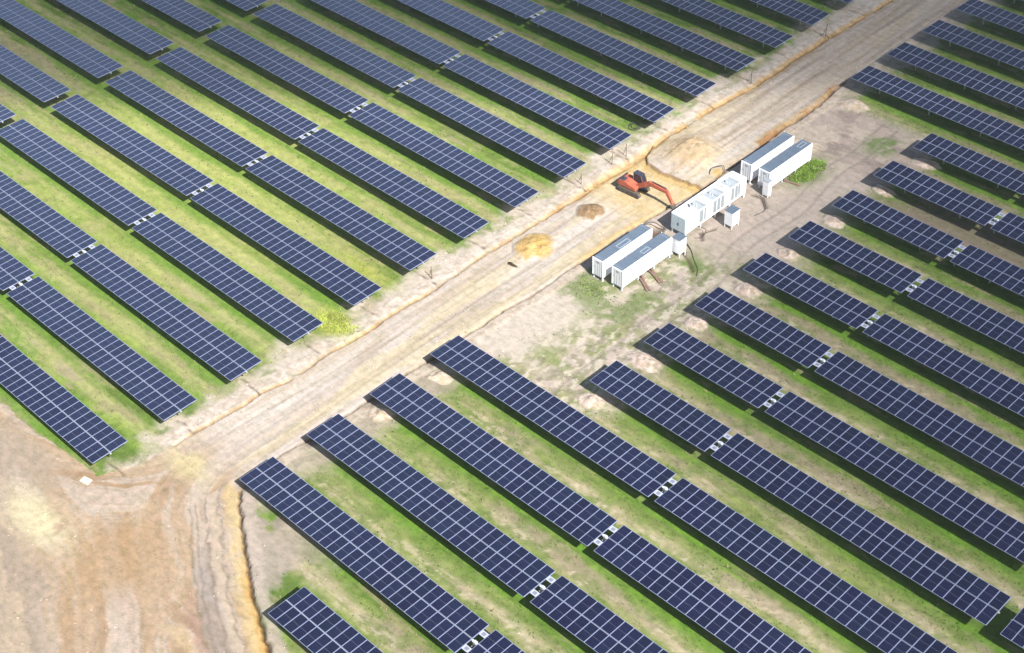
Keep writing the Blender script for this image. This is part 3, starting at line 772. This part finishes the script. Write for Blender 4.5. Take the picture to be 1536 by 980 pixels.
# ------------------------------------------------------------------ excavator
ex = empty('excavator', (-.3, 75.75, -.32), RAD(3)); tag(ex, 'orange tracked excavator on the road reaching over to the white inverter station', 'excavator')
for s in (-1, 1):
    t_ = MB(); yc = s*.98
    prof = []
    for k_ in range(24):
        a = 2*math.pi*k_/24; prof.append((math.cos(a)*.36+(1.45 if math.cos(a) > 0 else -1.45), .40+.36*math.sin(a)))
    t_.prism(prof, yc-.24, yc+.24, M['track'])
    for i in range(16): t_.box(-1.6+i*.205, -1.52+i*.205, yc-.27, yc+.27, .762, .80, M['track'])
    to = t_.build('track', ex)
    for xx in (-1.45, -.75, 0, .75, 1.45):
        MB().tube([(xx, yc+.245, .40), (xx, yc+.285, .40)], .2, M['darkpaint'], 12).build('roller', to) if s > 0 else MB().tube([(xx, yc-.285, .40), (xx, yc-.245, .40)], .2, M['darkpaint'], 12).build('roller', to)
MB().box(-.9, .9, -.72, .72, .35, .78, M['darkpaint'], .05).build('undercarriage', ex)
h = MB(); h.prism([(-1.75, .92), (1.05, .92), (1.05, 1.32), (.2, 1.5), (-.4, 1.72), (-1.55, 1.72), (-1.8, 1.5)], -1.05, .18, M['orange'])
h.build('engine_house', ex)
h = MB(); h.prism([(-1.95, .95), (-1.762, .95), (-1.812, 1.62), (-1.9, 1.62), (-2.1, 1.4)], -1.05, 1.1, M['darkpaint']); h.build('counterweight', ex)
h = MB(); h.box(-1.75, -.28, .2, 1.08, .92, 1.5, M['orange'], .05); h.build('side_tank', ex)
h = MB(); h.prism([(-.25, .95), (1.25, .95), (1.3, 1.7), (.95, 2.55), (-.2, 2.6), (-.25, 1.6)], .24, 1.06, M['glass'])
cb = h.build('cab', ex)
MB().prism([(-.3, 2.605), (1.0, 2.56), (1.0, 2.62), (-.3, 2.68)], .2, 1.1, M['darkpaint']).build('cab_roof', cb)
f_ = MB()
for yy in (.215, 1.062):
    f_.tube([(-.25, yy, .95), (-.22, yy, 2.6)], .035, M['orange'], 6); f_.tube([(1.27, yy, .95), (1.31, yy, 1.7), (.97, yy, 2.56)], .035, M['orange'], 6)
f_.build('cab_frame', cb)
MB().tube([(-1.3, -.5, 1.72), (-1.3, -.5, 2.1)], .06, M['dark'], 8).build('exhaust', ex)
MB().box(-1.5, -.9, -.9, -.1, 1.722, 1.80, M['darkpaint'], .02).build('grille', ex)
bm_ = MB()
def armseg(mb, a, b_, w, ha, hb, mat, y=0):
    a = np.array(a, float); b_ = np.array(b_, float); d = b_-a; n = np.array([-d[1], d[0]])/np.hypot(*d)
    pr = [a-n*ha, b_-n*hb, b_+n*hb, a+n*ha]
    mb.prism([tuple(p) for p in pr], y-w, y+w, mat)
armseg(bm_, (.75, 1.25), (2.9, 2.55), .2, .26, .32, M['orange'], -.12)
armseg(bm_, (2.83, 2.52), (5.55, 2.35), .2, .32, .2, M['orange'], -.12)
bo = bm_.build('boom', ex)
MB().tube([(1.1, -.35, 1.1), (2.7, -.35, 1.9)], .07, M['darkpaint'], 8).tube([(1.1, .1, 1.1), (2.7, .1, 1.9)], .07, M['darkpaint'], 8).build('hydraulic_cylinder', bo)
MB().tube([(3.1, -.12, 2.93), (5.4, -.12, 2.85)], .065, M['darkpaint'], 8).build('hydraulic_cylinder', bo)
st_ = MB(); armseg(st_, (5.3, 2.6), (6.45, .85), .17, .25, .15, M['orange'], -.12); so = st_.build('stick', ex)
bk = MB(); bk.prism([(6.35, .95), (6.65, .75), (6.7, .3), (6.45, -.1), (6.0, -.15), (5.8, .15), (5.95, .2), (6.1, .05), (6.35, .1), (6.45, .4), (6.25, .75)], -.52, .28, M['track'])
bk.build('bucket', ex)

# ------------------------------------------------------------------ heaps of soil
def heap(name, label, cat, group, cx, cy, rx, ry, h, col, seed, rot=0, col2=None, rough=.45):
    n = 34; m = 46; V = []; 
    r = np.linspace(0, 1, n)[:, None]*np.ones((1, m)); a = np.linspace(0, 2*math.pi, m, endpoint=False)[None, :]*np.ones((n, 1))
    wob = 1+rough*(fbm(np.cos(a)*1.1+seed, np.sin(a)*1.1+seed*2, seed, 5, .6)-.5)*2
    x = r*np.cos(a)*rx*wob; y = r*np.sin(a)*ry*wob
    nz = fbm((x+seed)*1.1, (y-seed)*1.1, seed+5, 4, .6)
    z = h*1.5*np.clip(1-r, 0, 1)**.95*(.45+1.1*nz)+(nz-.5)*.10*(1-r)-.05*r**8
    ca, sa = math.cos(rot), math.sin(rot)
    V = np.stack([x*ca-y*sa, x*sa+y*ca, z], -1).reshape(-1, 3)
    idx = np.arange(n*m).reshape(n, m)
    F = np.stack([idx[:-1], np.roll(idx[:-1], -1, 1), np.roll(idx[1:], -1, 1), idx[1:]], -1).reshape(-1, 4)[:, ::-1]
    c1 = c(*col); c2_ = c(*(col2 or tuple(int(v*.88) for v in col)))
    t = ss(.4, .6, fbm(x*2.2+seed, y*2.2, seed+9, 3))[..., None]
    T = (c1*(1-t)+c2_*t).reshape(-1, 3)
    ga, gh, _ = ground_fields(V[:, 0]+cx, V[:, 1]+cy)
    e_ = ss(.68, 1.0, r+(nz-.5)*.4).reshape(-1, 1); T = T*(1-e_)+ga*e_
    V = V.copy(); V[:, 2] += gh
    o = np_mesh(name, V, F, M['soil'], T); o.location = (cx, cy, 0); tag(o, label, cat, group)
    return o
heap('sand_heap', 'big golden yellow sand heap on the dirt road below the excavator', 'heap', None, -1.2, 58.0, 2.9, 2.9, .6, (236, 200, 134), 3, 0, (226, 184, 114), .22)
heap('soil_heap', 'brown soil heap on the road between the excavator and the yellow sand', 'heap', None, -1.05, 68.2, 1.95, 2.1, .5, (186, 154, 118), 8, 0, (170, 138, 104), .22)
heap('soil_heap', 'small dark brown clod of earth lying alone on the road below the yellow sand', 'heap', None, -.8, 53.45, .95, .32, .34, (118, 100, 76), 12, .12, (92, 78, 60))
GH = 'pale sandy heaps at the starts of the panel rows'
hs_ = [(0, 22.6, 41.9, .95), (1, 22.6, 50.8, 1.05), (2, 22.9, 59.9, 1.), (3, 23.4, 68.8, .95), (4, 22.9, 77.9, .85), (5, 22.9, 87.2, 1.0), (6, 23.8, 96.9, .95), (7, 24.6, 105.9, .9)]
for i, hx, hy, s_ in hs_:
    heap('sandy_heap', f'pale sandy heap at the yard edge, beside the start of the {ORD[i+1]} panel row there', 'heap', GH, hx+.3, hy+.1, 2.0*s_*(1+.15*math.sin(i*2.1)), 1.45*s_, .34, (248, 228, 214), 20+i, .2*math.sin(i*3), (222, 200, 182), .4)
for i, (hx, hy, s_, lb) in enumerate([(7.3, 24.6, 1.0, 'pale sandy heap at the right roadside, below the third panel row'), (7.6, 33.2, .9, 'pale sandy heap at the right roadside, below the fourth panel row'),
        (9.3, 111.6, 1.25, 'cream sandy heap above the dirt yard at the foot of the upper roadside rows'), (10.2, 98.7, 1.5, 'broad pale sand spread behind the upper pair of containers'), (9.6, 120.3, 1., 'pale sandy heap between first and second upper roadside rows'), (8.6, 129.5, 1., 'pale sandy heap between second and third upper roadside rows')]):
    heap('sandy_heap', lb, 'heap', 'sandy heaps by the right roadside', hx, hy, 1.9*s_, 1.3*s_, .3, (244, 226, 206), 40+i, .4, (222, 200, 176), .4)
# brown ridges of soil and conduit by the containers
def pipes(label, x0, y0, x1, y1, n, r, mat, wob=.1):
    d = np.array([x1-x0, y1-y0]); nn = np.array([-d[1], d[0]])/np.hypot(*d); b = MB()
    for i in range(n):
        o_ = nn*(i-(n-1)/2)*r*2.1; pts_ = []
        for k_ in range(9):
            t = k_/8; w_ = wob*math.sin(t*math.pi*1.5+i)
            pts_.append((x0+d[0]*t+o_[0]+nn[0]*w_, y0+d[1]*t+o_[1]+nn[1]*w_, r*.8+.03))
        b.tube(pts_, r, mat, 8)
    return tag(b.build('conduit_bundle', smooth=True), label, 'pipes', 'brown conduits by the containers')
pipes('two brown conduits lying out from under the lower containers, nearer the camera', 12.3, 62.2, 15.0, 61.0, 2, .15, M['brownbag'])
pipes('two brown conduits lying out from under the lower containers, farther from the camera', 12.3, 64.0, 15.1, 63.2, 2, .15, M['brownbag'])
pipes('thin brown conduits lying under the outermost upper container', 13.0, 90.2, 15.3, 90.9, 2, .09, M['brownbag'])

# ------------------------------------------------------------------ cables, stakes, pad
def cable(name, label, pts, r=.045, group=None):
    P_ = [np.array(p, float) for p in pts]; out = []
    for i in range(len(P_)-1):
        a = P_[max(i-1, 0)]; b = P_[i]; c_ = P_[i+1]; d = P_[min(i+2, len(P_)-1)]
        for k_ in range(8):
            t = k_/8; out.append(.5*((2*b)+(-a+c_)*t+(2*a-5*b+4*c_-d)*t*t+(-a+3*b-3*c_+d)*t**3))
    out.append(P_[-1]); o = MB().tube(out, r, M['cable'], 6).build(name, smooth=True)
    return tag(o, label, 'cable', group)
GC = 'black cables around the station'
cable('cable', 'black cable arching up out of the ditch left of the inverter station', [(6.6, 68.6, 0), (6.2, 69.6, .55), (6.9, 71.0, .8), (8.0, 71.6, .3), (8.6, 72.0, -.2)], .06, GC)
cable('cable', 'black cable looping from the hole to the lower containers', [(7.2, 69.8, -.3), (6.0, 68.2, .35), (6.1, 66.6, .25), (7.4, 66.5, .1), (8.3, 67.2, .5)], .06, GC)
cable('cable', 'black cable curling down under the middle of the inverter station', [(11.8, 74.2, .8), (12.7, 74.6, .5), (13.0, 73.6, .06), (12.4, 72.8, .04)], .05, GC)
cable('cable', 'thin cable curving over bare soil between the station and upper containers', [(13.0, 85.2, .4), (14.1, 84.9, .08), (15.3, 83.3, .06), (15.0, 81.6, .05)], .045, GC)
cable('cable', 'black cable running out over the soil below the lone cabinet', [(12.2, 71.2, .3), (13.6, 70.6, .05), (15.0, 69.4, .05), (16.6, 68.2, .05), (17.4, 67.0, .05)], .06, GC)
cable('cable', 'orange brown soil pipe looping behind the top of the inverter station', [(5.0, 84.9, .0), (4.6, 86.0, .35), (5.4, 87.3, .4), (6.2, 86.6, .0)], .05, GC)
def coil(label, x, y, r0):
    pts = []; 
    for k_ in range(60):
        a = k_/60*2*math.pi*2.6; r = r0*(1+.25*math.sin(a*.37+x)); pts.append((x+r*math.cos(a)*(1+.1*math.sin(a*3)), y+r*.8*math.sin(a)+.15*math.sin(a*.5), .08+.25*abs(math.sin(a*.5+1))))
    return tag(MB().tube(pts, .04, M['cable'], 6).build('cable_coil', smooth=True), label, 'cable', 'tangled cable coils at the left row ends')
coil('tangled black cable coil on turf at the roadside, nearest the excavator', -9.8, 86.9, .75)
coil('tangled dark cable coil in the panel shadow beside the left roadside', -9.2, 89.3, .7)
def stake(label, x, y, h, lean):
    t = empty('marker_stake', (x, y, 0)); tag(t, label, 'stake', 'thin dark stakes along the left roadside')
    MB().tube([(0, 0, -.3), (lean*h, .05, h)], [.055, .045], M['wood'], 6).build('pole', t)
    MB().tube([(lean*h*.75, 0, h*.75), (-.75, .35, .05)], .03, M['wood'], 5).build('brace', t)
    return t
for i, (x_, y_, h_, lb) in enumerate([(-6.1, 44.9, 1.9, 'thin dark stake at the left roadside beside the yellow green weeds'), (-6.1, 71.9, 1.7, 'thin dark stake at the roadside left of the excavator, first of a close trio'),
        (-6.1, 78.0, 1.9, 'thin dark stake at the roadside behind the excavator, middle one of the trio'), (-5.9, 80.7, 2.1, 'thin dark stake near the upper corner of the pit, last of the trio'),
        (-4.9, 106.7, 2.4, 'thin dark stake at the left roadside opposite the upper end of the yard'), (-4.6, 124.4, 2.4, 'thin dark stake standing by the orange trench near the top of the photo')]):
    stake(lb, x_, y_, h_, .03*((i % 3)-1))
p_ = MB(); p_.box(-.55, .55, -.38, .38, 0, .22, M['concrete'], .03); o = p_.build('concrete_pad', None, (-8.2, -3.5, 0)); o.rotation_euler.z = .25
tag(o, 'small pale concrete pad on the dirt beside the nearest left panel row', 'concrete block')

# ------------------------------------------------------------------ sky, sun, camera
sd = np.array([.94, -.24, 1.0]); sd /= np.linalg.norm(sd)
elev = math.asin(sd[2]); az = math.atan2(sd[0], sd[1])
w = bpy.data.worlds.new('World'); scene.world = w; w.use_nodes = True
nt = w.node_tree; bg = nt.nodes['Background']; sk = nt.nodes.new('ShaderNodeTexSky')
sk.sky_type = 'NISHITA'; sk.sun_disc = False; sk.sun_elevation = elev; sk.sun_rotation = az
sk.air_density = 1.2; sk.dust_density = 1.5; sk.ozone_density = 1.2
# bright bluish sky patch added where the left panels mirror it, to lighten them
tcw = nt.nodes.new('ShaderNodeTexCoord'); dt = nt.nodes.new('ShaderNodeVectorMath'); dt.operation = 'DOT_PRODUCT'
cdir = CFW+CR*((300-768)/2246.7)+CU*((490-230)/2246.7); cdir = cdir/np.linalg.norm(cdir); cdir[2] *= -1
nt.links.new(tcw.outputs['Generated'], dt.inputs[0]); dt.inputs[1].default_value = tuple(cdir)
mrw = nt.nodes.new('ShaderNodeMapRange'); mrw.interpolation_type = 'SMOOTHSTEP'
mrw.inputs['From Min'].default_value = math.cos(RAD(22)); mrw.inputs['From Max'].default_value = math.cos(RAD(3))
nt.links.new(dt.outputs['Value'], mrw.inputs['Value'])
nw = nt.nodes.new('ShaderNodeTexNoise'); nw.inputs['Scale'].default_value = 5; nw.inputs['Detail'].default_value = 5
nt.links.new(tcw.outputs['Generated'], nw.inputs['Vector'])
mlt = nt.nodes.new('ShaderNodeMath'); mlt.operation = 'MULTIPLY'; nt.links.new(mrw.outputs['Result'], mlt.inputs[0])
mr2 = nt.nodes.new('ShaderNodeMapRange'); mr2.inputs['From Min'].default_value = .35; mr2.inputs['From Max'].default_value = .6
nt.links.new(nw.outputs['Fac'], mr2.inputs['Value']); nt.links.new(mr2.outputs['Result'], mlt.inputs[1])
mxw = nt.nodes.new('ShaderNodeMix'); mxw.data_type = 'RGBA'; nt.links.new(mlt.outputs[0], mxw.inputs['Factor'])
nt.links.new(sk.outputs['Color'], mxw.inputs['A']); mxw.inputs['B'].default_value = (8.5, 12, 20, 1)
nt.links.new(mxw.outputs['Result'], bg.inputs['Color']); bg.inputs['Strength'].default_value = .062
ld = bpy.data.lights.new('sun', 'SUN'); ld.energy = 4.9; ld.angle = RAD(.55); ld.color = (1, .965, .915)
lo = bpy.data.objects.new('sun', ld); COL.objects.link(lo)
from mathutils import Vector, Matrix
lo.rotation_euler = Vector((-sd[0], -sd[1], -sd[2])).to_track_quat('-Z', 'Y').to_euler(); lo.location = (60, 0, 150)

def shade_cloud(label, sx_, sy_, ra, rb, rc, rot, tau, height=520):  # unseen body of vapour added between sun and ground to cast shade
    import bmesh
    bm = bmesh.new(); bmesh.ops.create_icosphere(bm, subdivisions=5, radius=1)
    for v_ in bm.verts:
        p = v_.co.copy(); n_ = fbm(np.array([p.x*1.6+sx_]), np.array([p.y*1.6+p.z]), 5, 4)[0]
        v_.co = p*(.8+.4*n_)
        v_.co.x *= ra; v_.co.y *= rb; v_.co.z *= rc
    me = bpy.data.meshes.new('shade_cloud'); bm.to_mesh(me); bm.free()
    o = bpy.data.objects.new('shade_cloud', me); COL.objects.link(o)
    o.location = (sx_+sd[0]/sd[2]*height, sy_+sd[1]/sd[2]*height, height); o.rotation_euler = (0, 0, rot)
    m = bpy.data.materials.new('shade_cloud_vapour'); m.use_nodes = True; m.node_tree.nodes.clear()
    out = m.node_tree.nodes.new('ShaderNodeOutputMaterial'); pv = m.node_tree.nodes.new('ShaderNodeVolumePrincipled')
    pv.inputs['Color'].default_value = (.95, .95, .97, 1); pv.inputs['Density'].default_value = tau/(2*rc*1.2); pv.inputs['Anisotropy'].default_value = .3
    m.node_tree.links.new(pv.outputs[0], out.inputs['Volume']); me.materials.append(m)
    tag(o, label, kind='structure')
shade_cloud('unseen vapour bank added high overhead to shade the far rows', -76, 130, 180, 72, 26, RAD(41), 1.4)
shade_cloud('second unseen vapour bank added overhead to shade the upper right rows', 84, 134, 96, 96, 26, .3, .75)
hz = MB(); hz.box(-6300, 6300, -6300, 6300, -1.8, 119, M['white']); ho = hz.build('haze'); ho.data.materials.clear()
hm = bpy.data.materials.new('haze_air'); hm.use_nodes = True; hm.node_tree.nodes.clear()
out = hm.node_tree.nodes.new('ShaderNodeOutputMaterial'); pv = hm.node_tree.nodes.new('ShaderNodeVolumePrincipled')
pv.inputs['Color'].default_value = (.93, .95, 1, 1); pv.inputs['Density'].default_value = .00014; pv.inputs['Anisotropy'].default_value = .2
hm.node_tree.links.new(pv.outputs[0], out.inputs['Volume']); ho.data.materials.append(hm)
tag(ho, 'thin haze in the air over the solar farm', kind='stuff')
cd = bpy.data.cameras.new('camera'); cd.sensor_width = 36; cd.lens = 36*CF; cd.clip_end = 12000; cd.clip_start = 1
co = bpy.data.objects.new('camera', cd); COL.objects.link(co)
R3 = Matrix(((CR[0], CU[0], -CFW[0]), (CR[1], CU[1], -CFW[1]), (CR[2], CU[2], -CFW[2])))
co.matrix_world = Matrix.Translation(Vector(CAM)) @ R3.to_4x4()
scene.camera = co
scene.view_settings.view_transform = 'Standard'; scene.view_settings.look = 'None'
scene.view_settings.exposure = 1.22; scene.view_settings.gamma = 1
